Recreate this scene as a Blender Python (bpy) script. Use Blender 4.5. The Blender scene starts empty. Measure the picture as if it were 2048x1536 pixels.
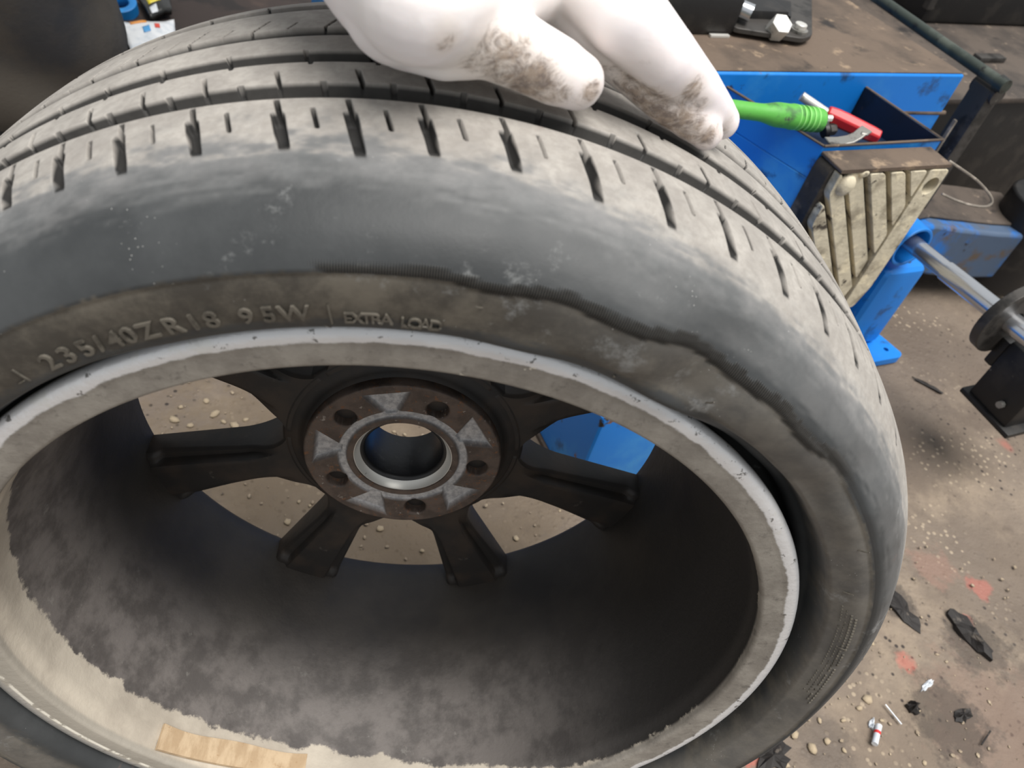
import bpy, bmesh, math, random
import numpy as np
from mathutils import Matrix, Vector
random.seed(7); rng = np.random.default_rng(7)
S = bpy.context.scene
COL = S.collection

# ------------------------------------------------------------------ camera
F_PX = 1654.0
CC = np.array([-.077, -.1601, -.4981]); TX, TY = .0359, -.7302        # wheel centre and axis in the camera's frame
NC = np.array([math.sin(TX)*math.cos(TY), math.sin(TY), math.cos(TX)*math.cos(TY)])
E1 = np.array([1, 0, 0.]) - NC*NC[0]; E1 /= np.linalg.norm(E1); E2 = np.cross(NC, E1)
dn = np.array([(560-1024)/F_PX, -(2350-768)/F_PX, -1.0]); UP = -dn/np.linalg.norm(dn)
FW = np.array([0, 0, -1.]); FW -= UP*(FW@UP); FW /= np.linalg.norm(FW); RT = np.cross(FW, UP)
M = np.stack([RT, FW, UP])                                             # camera frame -> world
HC = .8105                                                             # camera height above the floor
cam = bpy.data.objects.new('camera', bpy.data.cameras.new('camera')); COL.objects.link(cam)
mw = Matrix.Identity(4)
for i in range(3):
    for j in range(3): mw[i][j] = M[i, j]
mw[2][3] = HC
cam.matrix_world = mw
cam.data.sensor_width = 36; cam.data.lens = 36*F_PX/2048; cam.data.clip_start = .01; cam.data.clip_end = 60
cam.data.dof.use_dof = True; cam.data.dof.focus_distance = .54; cam.data.dof.aperture_fstop = 13
S.camera = cam

# ------------------------------------------------------------------ light
world = bpy.data.worlds.new('overcast'); S.world = world; world.use_nodes = True
bg = world.node_tree.nodes['Background']; bg.inputs[0].default_value = (.93, .97, 1.0, 1); bg.inputs[1].default_value = .40
sun = bpy.data.objects.new('daylight', bpy.data.lights.new('daylight', 'SUN')); COL.objects.link(sun)
sun.data.energy = 3.3; sun.data.angle = math.radians(42); sun.data.color = (1, .97, .93)
sun.rotation_euler = Vector((-.24, .14, -.96)).to_track_quat('-Z', 'Y').to_euler()
S.view_settings.view_transform = 'Standard'; S.view_settings.look = 'None'
S.view_settings.gamma = 1; S.view_settings.use_curve_mapping = False
S.view_settings.exposure = .50

# ------------------------------------------------------------------ helpers
def lin(c):
    if isinstance(c, (int, float)): c = (c, c, c)
    return tuple(((v/255)/12.92 if v/255 <= .04045 else ((v/255+.055)/1.055)**2.4) for v in c) + (1.0,)

class NT:
    def __init__(s, name):
        s.m = bpy.data.materials.new(name); s.m.use_nodes = True; s.t = s.m.node_tree; s.n = s.t.nodes
        s.b = s.n['Principled BSDF']; s.tc = s.n.new('ShaderNodeTexCoord')
    def link(s, a, b): s.t.links.new(a, b)
    def setin(s, node, idx, v):
        if hasattr(v, 'is_output') or isinstance(v, bpy.types.NodeSocket): s.link(v, node.inputs[idx])
        else: node.inputs[idx].default_value = v
    def math(s, op, a, b=0.0, c=0.0, clamp=False):
        n = s.n.new('ShaderNodeMath'); n.operation = op; n.use_clamp = clamp
        s.setin(n, 0, a); s.setin(n, 1, b)
        if op in ('MULTIPLY_ADD', 'SMOOTH_MIN', 'SMOOTH_MAX', 'COMPARE'): s.setin(n, 2, c)
        return n.outputs[0]
    def ramp(s, v, lo, hi, a=0.0, b=1.0):
        n = s.n.new('ShaderNodeMapRange'); n.interpolation_type = 'SMOOTHSTEP'
        s.setin(n, 0, v); s.setin(n, 1, lo); s.setin(n, 2, hi); s.setin(n, 3, a); s.setin(n, 4, b)
        return n.outputs[0]
    def co(s): return s.tc.outputs['Object']
    def noise(s, scale, detail=4, rough=.55, vec=None, off=0.0, stretch=None, dist=0.0):
        v = vec if vec is not None else s.co()
        mp = s.n.new('ShaderNodeMapping'); s.link(v, mp.inputs[0])
        mp.inputs[1].default_value = (off, off*.7, off*1.3)
        if stretch: mp.inputs[3].default_value = stretch
        n = s.n.new('ShaderNodeTexNoise'); s.link(mp.outputs[0], n.inputs['Vector'])
        n.inputs['Scale'].default_value = scale; n.inputs['Detail'].default_value = detail; n.inputs['Roughness'].default_value = rough
        n.inputs['Distortion'].default_value = dist
        return n.outputs['Fac']
    def voro(s, scale, off=0.0, feature='F1'):
        mp = s.n.new('ShaderNodeMapping'); s.link(s.co(), mp.inputs[0]); mp.inputs[1].default_value = (off, off, off)
        n = s.n.new('ShaderNodeTexVoronoi'); n.feature = feature; s.link(mp.outputs[0], n.inputs['Vector']); n.inputs['Scale'].default_value = scale
        return n.outputs
    def mix(s, fac, a, b):
        n = s.n.new('ShaderNodeMix'); n.data_type = 'RGBA'; s.setin(n, 0, fac); s.setin(n, 6, a); s.setin(n, 7, b)
        return n.outputs[2]
    def attr(s, name):
        n = s.n.new('ShaderNodeAttribute'); n.attribute_name = name; return n.outputs['Fac']
    def xyz(s):
        n = s.n.new('ShaderNodeSeparateXYZ'); s.link(s.co(), n.inputs[0]); return n.outputs
    def bump(s, h, strength=.3, dist=.001, prev=None):
        n = s.n.new('ShaderNodeBump'); n.inputs['Strength'].default_value = strength; n.inputs['Distance'].default_value = dist
        s.link(h, n.inputs['Height'])
        if prev is not None: s.link(prev, n.inputs['Normal'])
        return n.outputs[0]
    def out(s, col, rough=.6, metal=0.0, normal=None, spec=None):
        s.setin(s.b, 'Base Color', col); s.setin(s.b, 'Roughness', rough); s.setin(s.b, 'Metallic', metal)
        if normal is not None: s.link(normal, s.b.inputs['Normal'])
        if spec is not None: s.b.inputs['Specular IOR Level'].default_value = spec
        return s.m

def pm(name, base, layers=(), rough=.6, metal=0.0, bump=None, spec=None):
    """base colour with noise-masked layers (colour, scale, lo, hi, detail)"""
    t = NT(name); c = lin(base)
    for i, L in enumerate(layers):
        col, sc, lo, hi = L[:4]; st = L[4] if len(L) > 4 else None
        c = t.mix(t.ramp(t.noise(sc, 6, .6, off=3.1*(i+1), stretch=st), lo, hi), c, lin(col))
    nm = t.bump(t.noise(bump[0], 5), bump[1], bump[2] if len(bump) > 2 else .001) if bump else None
    return t.out(c, rough, metal, nm, spec)

def mesh_obj(name, verts, faces, mat=None, parent=None, smooth=False):
    me = bpy.data.meshes.new(name); me.from_pydata([tuple(v) for v in verts], [], [tuple(f) for f in faces]); me.update()
    return obj_from(name, me, mat, parent, smooth)
def obj_from(name, me, mat=None, parent=None, smooth=False):
    if mat: me.materials.append(mat)
    if smooth: me.polygons.foreach_set('use_smooth', [True]*len(me.polygons))
    o = bpy.data.objects.new(name, me); COL.objects.link(o)
    if parent: o.parent = parent
    return o
def tag(o, label, cat, group=None, kind=None):
    o['label'] = label
    if cat: o['category'] = cat
    if group: o['group'] = group
    if kind: o['kind'] = kind
    return o
def empty(name, mat4=None):
    o = bpy.data.objects.new(name, None); COL.objects.link(o); o.empty_display_size = .05
    if mat4 is not None: o.matrix_world = mat4
    return o
def autosmooth(o, ang=40):
    me = o.data; me.polygons.foreach_set('use_smooth', [True]*len(me.polygons))
    try: me.set_sharp_from_angle(angle=math.radians(ang))
    except Exception: pass
    return o

class B:
    """small bmesh collector"""
    def __init__(s): s.bm = bmesh.new()
    def box(s, lo, hi, bevel=0.0, seg=2):
        lo, hi = Vector(lo), Vector(hi); r = bmesh.ops.create_cube(s.bm, size=1)
        vs = r['verts']
        for v in vs: v.co = Vector(((lo.x+hi.x)/2+v.co.x*(hi.x-lo.x), (lo.y+hi.y)/2+v.co.y*(hi.y-lo.y), (lo.z+hi.z)/2+v.co.z*(hi.z-lo.z)))
        if bevel:
            es = list({e for v in vs for e in v.link_edges}); bmesh.ops.bevel(s.bm, geom=es, offset=bevel, segments=seg, affect='EDGES', profile=.6)
        return s
    def tube(s, p, rad, n=16, caps=True):
        """swept tube along points p with radius or radii"""
        p = [Vector(q) for q in p]; rad = rad if hasattr(rad, '__len__') else [rad]*len(p); rings = []
        up = None
        for i, q in enumerate(p):
            t = (p[min(i+1, len(p)-1)]-p[max(i-1, 0)]).normalized()
            if up is None:
                up = t.orthogonal().normalized()
            a = (up - t*up.dot(t)).normalized(); up = a; b = t.cross(a)
            rings.append([s.bm.verts.new(q+(a*math.cos(2*math.pi*k/n)+b*math.sin(2*math.pi*k/n))*rad[i]) for k in range(n)])
        for r0, r1 in zip(rings, rings[1:]):
            for k in range(n): s.bm.faces.new((r0[k], r0[(k+1) % n], r1[(k+1) % n], r1[k]))
        if caps:
            s.bm.faces.new(rings[0][::-1]); s.bm.faces.new(rings[-1])
        return s
    def prism(s, outer, holes=(), axis=1, a=0.0, b=1.0, bevel=0.0):
        """polygon (u,v) with holes extruded between a and b along the axis"""
        def P(u, v, k): return {0: (k, u, v), 1: (u, k, v), 2: (u, v, k)}[axis]
        loops = [outer]+list(holes); sides = []
        for k in (a, b):
            edges = []; L = []
            for lp in loops:
                vs = [s.bm.verts.new(P(u, v, k)) for u, v in lp]; L.append(vs)
                edges += [s.bm.edges.new((vs[i], vs[(i+1) % len(vs)])) for i in range(len(vs))]
            if holes: bmesh.ops.triangle_fill(s.bm, use_beauty=True, use_dissolve=False, edges=edges)
            else: s.bm.faces.new(L[0])
            sides.append(L)
        for L0, L1 in zip(*sides):
            n = len(L0)
            for i in range(n): s.bm.faces.new((L0[i], L0[(i+1) % n], L1[(i+1) % n], L1[i]))
        return s
    def make(s, name, mat, parent=None, ang=35, bevel=0.0):
        bmesh.ops.remove_doubles(s.bm, verts=s.bm.verts, dist=1e-6); bmesh.ops.recalc_face_normals(s.bm, faces=s.bm.faces)
        me = bpy.data.meshes.new(name); s.bm.to_mesh(me); s.bm.free()
        o = obj_from(name, me, mat, parent); autosmooth(o, ang)
        if bevel:
            md = o.modifiers.new('bevel', 'BEVEL'); md.width = bevel; md.segments = 2; md.limit_method = 'ANGLE'; md.angle_limit = math.radians(40)
        return o

def sm(x, a, b):
    t = np.clip((x-a)/(b-a), 0, 1); return t*t*(3-2*t)
def circle(cx, cy, r, n=24): return [(cx+r*math.cos(2*math.pi*k/n), cy+r*math.sin(2*math.pi*k/n)) for k in range(n)]

def vnoise(x, y, seed=0):
    """smooth 2D value noise, numpy"""
    r = np.random.default_rng(seed); T = r.random((64, 64))
    xi = np.floor(x).astype(int); yi = np.floor(y).astype(int); fx = x-xi; fy = y-yi
    fx = fx*fx*(3-2*fx); fy = fy*fy*(3-2*fy)
    g = lambda i, j: T[i % 64, j % 64]
    return (g(xi, yi)*(1-fx)+g(xi+1, yi)*fx)*(1-fy)+(g(xi, yi+1)*(1-fx)+g(xi+1, yi+1)*fx)*fy

def grid_mesh(name, V, wrap=True, attrs=None, mat=None, parent=None):
    """V: (rows, cols, 3) grid"""
    R, Cn = V.shape[:2]
    idx = np.arange(R*Cn).reshape(R, Cn)
    if wrap: a = idx[:-1]; b = np.roll(idx, -1, 1)[:-1]; c = np.roll(idx, -1, 1)[1:]; d = idx[1:]
    else: a = idx[:-1, :-1]; b = idx[:-1, 1:]; c = idx[1:, 1:]; d = idx[1:, :-1]
    Fq = np.stack([a.ravel(), b.ravel(), c.ravel(), d.ravel()], 1)
    me = bpy.data.meshes.new(name)
    me.vertices.add(R*Cn); me.vertices.foreach_set('co', V.reshape(-1).astype(np.float32))
    me.loops.add(Fq.size); me.loops.foreach_set('vertex_index', Fq.ravel().astype(np.int32))
    me.polygons.add(len(Fq)); me.polygons.foreach_set('loop_start', np.arange(0, Fq.size, 4, dtype=np.int32))
    me.polygons.foreach_set('use_smooth', np.ones(len(Fq), bool))
    me.update(calc_edges=True)
    for k, v in (attrs or {}).items():
        at = me.attributes.new(k, 'FLOAT', 'POINT'); at.data.foreach_set('value', v.reshape(-1).astype(np.float32))
    if mat: me.materials.append(mat)
    o = bpy.data.objects.new(name, me); COL.objects.link(o)
    if parent: o.parent = parent
    return o

# world helpers: where a sight line meets a height, and the tyre changer's own axes
def at_height(px, py, h):
    r = M@np.array([(px-1024)/F_PX, -(py-768)/F_PX, -1.0]); t = (HC-h)/-r[2]
    return Vector((r[0]*t, r[1]*t, h))

# ------------------------------------------------------------------ materials
def floor_material():
    t = NT('dirty_concrete')
    c = lin((118, 105, 92))
    c = t.mix(t.ramp(t.noise(2.6, 5, .6), .40, .68), c, lin((98, 86, 75)))
    c = t.mix(t.ramp(t.noise(7, 6, .65, off=4), .52, .72, 0, .8), c, lin((146, 131, 113)))
    c = t.mix(t.ramp(t.noise(26, 6, .7, off=9), .55, .72, 0, .75), c, lin((96, 84, 74)))
    v = t.voro(95, 2.0)
    c = t.mix(t.math('MULTIPLY', t.ramp(v['Distance'], .20, .30, 1, 0), t.ramp(t.noise(9, 3, off=12), .50, .64, 0, .7)), c, lin((172, 156, 134)))
    v2 = t.voro(70, 7.0)
    c = t.mix(t.math('MULTIPLY', t.ramp(v2['Distance'], .10, .22, 1, 0), t.ramp(t.noise(6, 3, off=31), .45, .58)), c, lin((54, 46, 42)))
    c = t.mix(t.ramp(t.noise(4.4, 5, .7, off=21), .62, .74, 0, .85), c, lin((66, 56, 50)))
    c = t.mix(t.ramp(t.noise(5.5, 3, .5, off=40), .66, .72, 0, .45), c, lin((190, 96, 84)))
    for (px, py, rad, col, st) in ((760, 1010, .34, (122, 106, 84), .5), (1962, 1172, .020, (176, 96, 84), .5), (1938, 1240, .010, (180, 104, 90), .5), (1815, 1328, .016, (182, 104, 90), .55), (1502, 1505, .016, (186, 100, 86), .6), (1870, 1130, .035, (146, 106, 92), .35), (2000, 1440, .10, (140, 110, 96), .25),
                                   (1905, 1445, .055, (70, 62, 56), .7), (1800, 1205, .030, (60, 53, 48), .7), (1650, 1480, .040, (84, 74, 66), .6), (1955, 1290, .045, (72, 64, 57), .7), (1700, 820, .12, (96, 84, 74), .4), (1950, 760, .15, (92, 80, 70), .5)):  # last two patches paint the shade on the floor near the machine
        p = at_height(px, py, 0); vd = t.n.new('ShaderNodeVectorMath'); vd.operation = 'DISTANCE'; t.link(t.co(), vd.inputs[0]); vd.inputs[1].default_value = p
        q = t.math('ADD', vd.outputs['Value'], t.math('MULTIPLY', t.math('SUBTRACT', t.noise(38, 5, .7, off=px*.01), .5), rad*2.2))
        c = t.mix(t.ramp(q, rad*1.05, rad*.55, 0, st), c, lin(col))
    h = t.math('ADD', t.noise(60, 6, .65), t.math('MULTIPLY', t.ramp(v['Distance'], .1, .35, 1, 0), .25))
    return t.out(c, t.ramp(t.noise(5, 3, off=3), .4, .65, .62, .88), 0, t.bump(h, .7, .004))
MAT_FLOOR = floor_material()

def tyre_material():
    t = NT('worn_rubber')
    dust, brown, strip, groove = t.attr('dust'), t.attr('brown'), t.attr('strip'), t.attr('groove')
    n1, n2, n3 = t.noise(14, 6, .6), t.noise(45, 6, .65, off=5), t.noise(260, 4, .6, off=8)
    c = t.mix(t.ramp(n1, .35, .7), lin((50, 52, 53)), lin((66, 68, 69)))
    # brownish mould release bloom on the lower sidewall
    br = t.mix(t.ramp(t.noise(30, 6, .7, off=2, stretch=(1, 1, 1)), .36, .68), lin((64, 60, 54)), lin((102, 96, 86)))
    c = t.mix(t.math('MULTIPLY', brown, t.ramp(n1, .15, .5, .75, 1)), c, br)
    # light caught by the shoulder painted in grey, then warm tread dust
    c = t.mix(t.math('MULTIPLY', t.attr('painted_light'), t.ramp(n1, .2, .8, .7, 1)), c, t.mix(t.ramp(n2, .3, .7), lin((108, 109, 109)), lin((130, 129, 128))))
    du = t.mix(t.ramp(n2, .35, .7), lin((150, 145, 139)), lin((172, 167, 160)))
    du = t.mix(t.ramp(n3, .42, .62, 0, .25), du, lin((126, 120, 113)))
    dm = t.math('MULTIPLY', dust, t.ramp(t.math('ADD', dust, t.math('MULTIPLY', n1, .35)), .25, .95), clamp=True)
    c = t.mix(dm, c, du)
    # scuffs: pale smears and a small reddish rub on the shoulder
    sc = t.math('MULTIPLY', t.ramp(t.noise(32, 7, .72, off=17), .60, .72, 0, .5), t.math('SUBTRACT', 1.0, groove))
    c = t.mix(t.math('MULTIPLY', sc, t.math('SUBTRACT', 1.0, t.math('MULTIPLY', dust, .6))), c, lin((148, 149, 148)))
    c = t.mix(t.math('MULTIPLY', t.ramp(t.noise(19, 5, .7, off=61), .66, .74, 0, .3), t.math('SUBTRACT', 1.0, groove)), c, lin((132, 100, 88)))
    sp = t.voro(420, 3)
    c = t.mix(t.math('MULTIPLY', t.ramp(sp['Distance'], .06, .12, 1, 0), t.ramp(t.noise(40, 3, off=23), .60, .66, 0, .8)), c, lin((190, 189, 185)))
    c = t.mix(t.math('MULTIPLY', groove, .95), c, lin((26, 26, 26)))
    # serrated strip
    x, y, z = t.xyz(); ang = t.math('ARCTAN2', y, x)
    rib = t.math('SINE', t.math('MULTIPLY', ang, 1720.0))
    c = t.mix(strip, c, t.mix(t.ramp(rib, -.3, .9), lin((22, 22, 22)), lin((74, 71, 66))))
    h = t.math('ADD', t.math('MULTIPLY', n3, .25), t.math('MULTIPLY', n2, .3))
    nm = t.bump(h, .35, .0012)
    nm = t.bump(t.math('MULTIPLY', rib, strip), .8, .0007, nm)
    ro = t.math('ADD', t.math('MULTIPLY', dust, .25), t.ramp(n1, .3, .7, .46, .62))
    return t.out(c, ro, 0, nm, .45)
MAT_TYRE = tyre_material()
MAT_TYREDARK = pm('moulded_rubber', (58, 56, 51), [((104, 98, 86), 60, .45, .62)], .6, bump=(300, .2))
MAT_LETTER = pm('lettering_rubber', (100, 95, 86), [((72, 68, 61), 90, .46, .64)], .6, bump=(300, .2))

def rim_material():
    t = NT('alloy_paint'); x, y, z = t.xyz()
    r = t.math('SQRT', t.math('ADD', t.math('MULTIPLY', x, x), t.math('MULTIPLY', y, y)))
    n1, n2, n3 = t.noise(40, 6, .65), t.noise(120, 6, .7, off=4), t.noise(16, 5, .6, off=7)
    # silver lip with chipped lacquer
    lip = t.mix(t.ramp(n2, .60, .64), lin((226, 226, 227)), lin((120, 118, 116)))
    lip = t.mix(t.math('MULTIPLY', t.ramp(t.noise(22, 6, .7, off=15), .60, .63), .9), lip, lin((222, 222, 220)))
    # dirty flange face
    face = t.mix(t.ramp(n1, .36, .66), lin((126, 120, 112)), lin((148, 142, 133)))
    face = t.mix(t.ramp(n2, .54, .70, 0, .6), face, lin((86, 81, 76)))
    face = t.mix(t.math('MULTIPLY', t.ramp(t.noise(30, 7, .75, off=33), .66, .69), .9), face, lin((206, 199, 184)))
    pside = t.ramp(t.math('ADD', t.math('MULTIPLY', x, -.75), t.math('MULTIPLY', y, -.6)), .06, .20)
    face = t.mix(t.math('MULTIPLY', pside, t.ramp(n3, .3, .6, .45, .95)), face, lin((164, 157, 145)))
    lip = t.mix(t.math('MULTIPLY', pside, .75), lip, lin((158, 153, 143)))
    chalk = t.math('MULTIPLY', t.ramp(t.math('ABSOLUTE', t.math('SUBTRACT', r, .2368)), .0016, .0004), t.math('MULTIPLY', t.ramp(t.math('ADD', t.math('MULTIPLY', x, -.6), t.math('MULTIPLY', y, -.8)), .08, .2), t.ramp(n1, .46, .52)))
    edge = t.math('ADD', r, t.math('MULTIPLY', t.math('SUBTRACT', n1, .5), .007))
    c = t.mix(t.ramp(edge, .2378, .2392), face, lip)
    c = t.mix(chalk, c, lin((232, 226, 212)))
    # barrel: pale dust near the flange on one side, brake dust and painted shade deeper in
    side = t.math('ADD', t.math('MULTIPLY', x, -.80), t.math('MULTIPLY', y, -.45))      # pale mud on this side, painted shade on the other
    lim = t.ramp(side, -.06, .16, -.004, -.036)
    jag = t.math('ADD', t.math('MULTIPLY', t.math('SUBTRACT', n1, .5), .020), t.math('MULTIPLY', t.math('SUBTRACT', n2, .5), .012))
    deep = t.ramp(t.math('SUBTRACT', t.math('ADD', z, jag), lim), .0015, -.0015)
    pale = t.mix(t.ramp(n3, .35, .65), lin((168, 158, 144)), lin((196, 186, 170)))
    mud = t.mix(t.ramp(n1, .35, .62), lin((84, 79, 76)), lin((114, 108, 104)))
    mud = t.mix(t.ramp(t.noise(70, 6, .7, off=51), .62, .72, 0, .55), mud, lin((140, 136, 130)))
    dust_shade = t.mix(t.ramp(n3, .35, .7), lin((36, 33, 31)), lin((50, 46, 42)))
    mud_lit_side = t.ramp(side, -.10, .10)
    mud = t.mix(mud_lit_side, lin((34, 32, 31)), mud)  # right side darkened to paint in its shade
    bar = t.mix(t.ramp(z, -.055, -.145), mud, dust_shade)
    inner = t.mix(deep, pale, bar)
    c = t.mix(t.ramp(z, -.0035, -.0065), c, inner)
    hi = t.ramp(z, -.006, -.012, 1, 0)
    ro = t.mix(t.ramp(edge, .2378, .2392), (.62,)*3+(1,), (.30,)*3+(1,))
    sep = t.n.new('ShaderNodeSeparateColor'); t.link(ro, sep.inputs[0])
    me = t.math('MULTIPLY', t.math('MULTIPLY', t.ramp(edge, .2378, .2392), hi), .30)
    rr = t.math('MAXIMUM', sep.outputs[0], t.ramp(z, -.004, -.010, 0, .62))
    return t.out(c, rr, me, t.bump(t.math('ADD', n2, t.math('MULTIPLY', n1, .8)), .45, .0012))
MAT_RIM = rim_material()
MAT_SPOKE = pm('brake_dust_black', (40, 37, 35), [((58, 49, 42), 18, .42, .62), ((80, 74, 68), 60, .66, .74)], .55, .1, bump=(120, .25))
def hub_material():
    t = NT('rusty_hub'); rec = t.attr('recess')
    n1, n2 = t.noise(70, 6, .65), t.noise(220, 6, .7, off=5)
    c = t.mix(t.ramp(n1, .35, .65), lin((74, 64, 58)), lin((102, 88, 79)))
    c = t.mix(t.ramp(n2, .56, .66), c, lin((120, 84, 60)))
    c = t.mix(t.ramp(t.noise(130, 6, .7, off=9), .62, .68, 0, .8), c, lin((160, 152, 144)))
    g = t.mix(t.ramp(n2, .35, .65), lin((150, 149, 150)), lin((190, 188, 187)))
    c = t.mix(rec, c, g)
    return t.out(c, t.ramp(n1, .3, .7, .45, .7), .25, t.bump(t.math('ADD', n1, n2), .4, .0008))
MAT_HUB = hub_material()
MAT_BOREPLASTIC = pm('black_plastic', (22, 22, 24), [((48, 46, 44), 90, .6, .7)], .4, bump=(200, .2))
MAT_WOODTAPE = pm('tan_foam_tape', (180, 154, 122), [((202, 178, 146), 40, .4, .65, (1, 4, 1)), ((160, 126, 88), 120, .62, .72)], .85, bump=(160, .5))

MAT_BLUE = pm('blue_enamel', (18, 124, 214), [((62, 150, 218), 9, .48, .72), ((34, 78, 128), 22, .58, .72), ((46, 40, 36), 15, .655, .69), ((116, 84, 64), 32, .68, .73), ((178, 196, 214), 20, .70, .78)], .42, bump=(60, .18))
MAT_GRIMETOP = pm('grimy_steel', (102, 87, 74), [((74, 63, 54), 8, .42, .66), ((34, 29, 27), 13, .56, .72), ((146, 126, 104), 30, .58, .72), ((20, 18, 18), 60, .68, .72)], .75, bump=(90, .5, .002))
MAT_GRIMEDARK = pm('dark_grimy_steel', (84, 74, 66), [((60, 53, 48), 8, .42, .62), ((34, 30, 28), 14, .56, .7), ((120, 106, 92), 40, .62, .7)], .75, bump=(90, .5, .002))
MAT_GRIMEBLUE = pm('grimed_blue_enamel', (74, 92, 116), [((20, 108, 190), 8, .50, .62), ((92, 80, 68), 14, .50, .64), ((40, 36, 34), 26, .6, .7)], .6, bump=(80, .3))
MAT_TRAYDARK = pm('dark_tray_paint', (16, 34, 60), [((10, 14, 20), 10, .42, .58), ((60, 46, 38), 30, .66, .74)], .5, bump=(80, .3))  # darker blue for the tray floor, right and back walls
MAT_PAD = pm('worn_pad_rubber', (206, 196, 172), [((160, 150, 130), 26, .48, .66), ((228, 216, 186), 34, .52, .68), ((70, 62, 54), 40, .60, .69), ((52, 46, 42), 15, .62, .72)], .85, bump=(110, .6, .002))
MAT_PADDARK = pm('dark_pad_rubber', (50, 45, 40), [((92, 82, 70), 20, .52, .68), ((28, 25, 23), 30, .5, .65)], .8, bump=(90, .5, .002))
MAT_CHROME = pm('chrome_rod', (208, 210, 214), [((140, 140, 142), 12, .58, .72)], .22, .9)
MAT_STEEL = pm('worn_steel', (150, 148, 143), [((84, 80, 76), 40, .52, .66)], .42, .6, bump=(150, .2))
MAT_BRIGHT = pm('bright_zinc', (216, 214, 208), [((150, 146, 140), 70, .6, .7)], .35, .4)
MAT_BLACK = pm('black_iron', (24, 23, 23), [((44, 41, 38), 20, .5, .66), ((92, 86, 80), 70, .68, .74)], .5, bump=(110, .3))
MAT_DARKSTEEL = pm('dark_grey_steel', (70, 67, 64), [((44, 42, 40), 26, .48, .62), ((120, 114, 106), 60, .66, .72)], .5, .3, bump=(110, .3))
MAT_GREENBLACK = pm('dark_green_enamel', (50, 58, 52), [((76, 82, 74), 18, .5, .66), ((28, 30, 28), 30, .56, .66)], .45, bump=(100, .2))
MAT_GREEN = pm('green_rubber_grip', (88, 170, 68), [((66, 116, 60), 26, .50, .64), ((70, 78, 66), 60, .60, .68), ((150, 214, 120), 34, .66, .74)], .55, bump=(180, .3))
MAT_RED = pm('red_plastic', (200, 44, 50), [((222, 90, 90), 24, .56, .7), ((108, 28, 30), 50, .6, .7)], .38)
MAT_CABLE = pm('grey_wire', (120, 112, 102), [((160, 150, 138), 60, .5, .65)], .6)
MAT_CLOTH = pm('dark_trouser_cloth', (66, 67, 70), [((94, 88, 80), 3.5, .44, .64), ((102, 92, 80), 5, .56, .76), ((42, 44, 48), 6, .5, .70)], .92, bump=(240, .5, .001))
MAT_JACKET = pm('dark_jacket_cloth', (40, 42, 48), [((58, 56, 54), 6, .5, .66)], .92, bump=(240, .5, .001))
MAT_SKIN = pm('skin', (206, 160, 134), [((186, 136, 112), 20, .5, .66)], .5)
MAT_SHOE = pm('black_shoe', (26, 25, 25), [((58, 52, 46), 20, .55, .66)], .6)
def glove_material():
    t = NT('white_nitrile_glove')
    base = t.mix(t.ramp(t.noise(9, 4), .35, .7), lin((240, 232, 234)), lin((246, 240, 236)))
    st = t.attr('stain'); n = t.noise(95, 8, .8, dist=1.4); n2 = t.noise(210, 6, .75, off=4)
    m = t.ramp(t.math('ADD', t.math('MULTIPLY', st, .62), t.math('MULTIPLY', n, .95)), .76, 1.05, 0, .85)
    c = t.mix(t.math('MULTIPLY', st, .55), base, lin((206, 188, 164)))
    c = t.mix(m, c, t.mix(t.ramp(n2, .4, .6), lin((150, 130, 112)), lin((92, 74, 64))))
    t.b.inputs['Subsurface Weight'].default_value = .12; t.b.inputs['Subsurface Radius'].default_value = (.01, .006, .005)
    return t.out(c, .45, 0, t.bump(t.noise(60, 5, off=11), .35, .0015))
MAT_GLOVE = glove_material()

# ------------------------------------------------------------------ setting: floor
def build_floor():
    n = 140; xs = np.linspace(-2.6, 4.2, n); ys = np.linspace(-1.2, 5.0, n)
    X, Y = np.meshgrid(xs, ys); Z = (vnoise(X*7, Y*7, 3)-.5)*.004+(vnoise(X*25, Y*25, 4)-.5)*.0015-.003
    o = grid_mesh('floor', np.stack([X, Y, Z], 2), wrap=False, mat=MAT_FLOOR)
    o['kind'] = 'structure'
    return o
build_floor()

# ------------------------------------------------------------------ the wheel
WM = Matrix.Identity(4)
cw = M@CC + np.array([0, 0, HC])
for i in range(3):
    WM[i][0], WM[i][1], WM[i][2], WM[i][3] = (M@E1)[i], (M@E2)[i], (M@NC)[i], cw[i]
wheel = empty('car_wheel', WM)
tag(wheel, 'worn car tyre with a bulging sidewall on a dirty silver alloy rim', 'wheel')

SLOTS = [113.6, 109.1, 104.2, 98.7, 92.6, 87.5, 82.3, 76.5, 70.4, 64.2, 58.2, 52.3, 46.6, 41.2, 35.6, 30.0, 24.4, 18.8, 13.0, 119.0, 124.8, 130.5]

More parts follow.
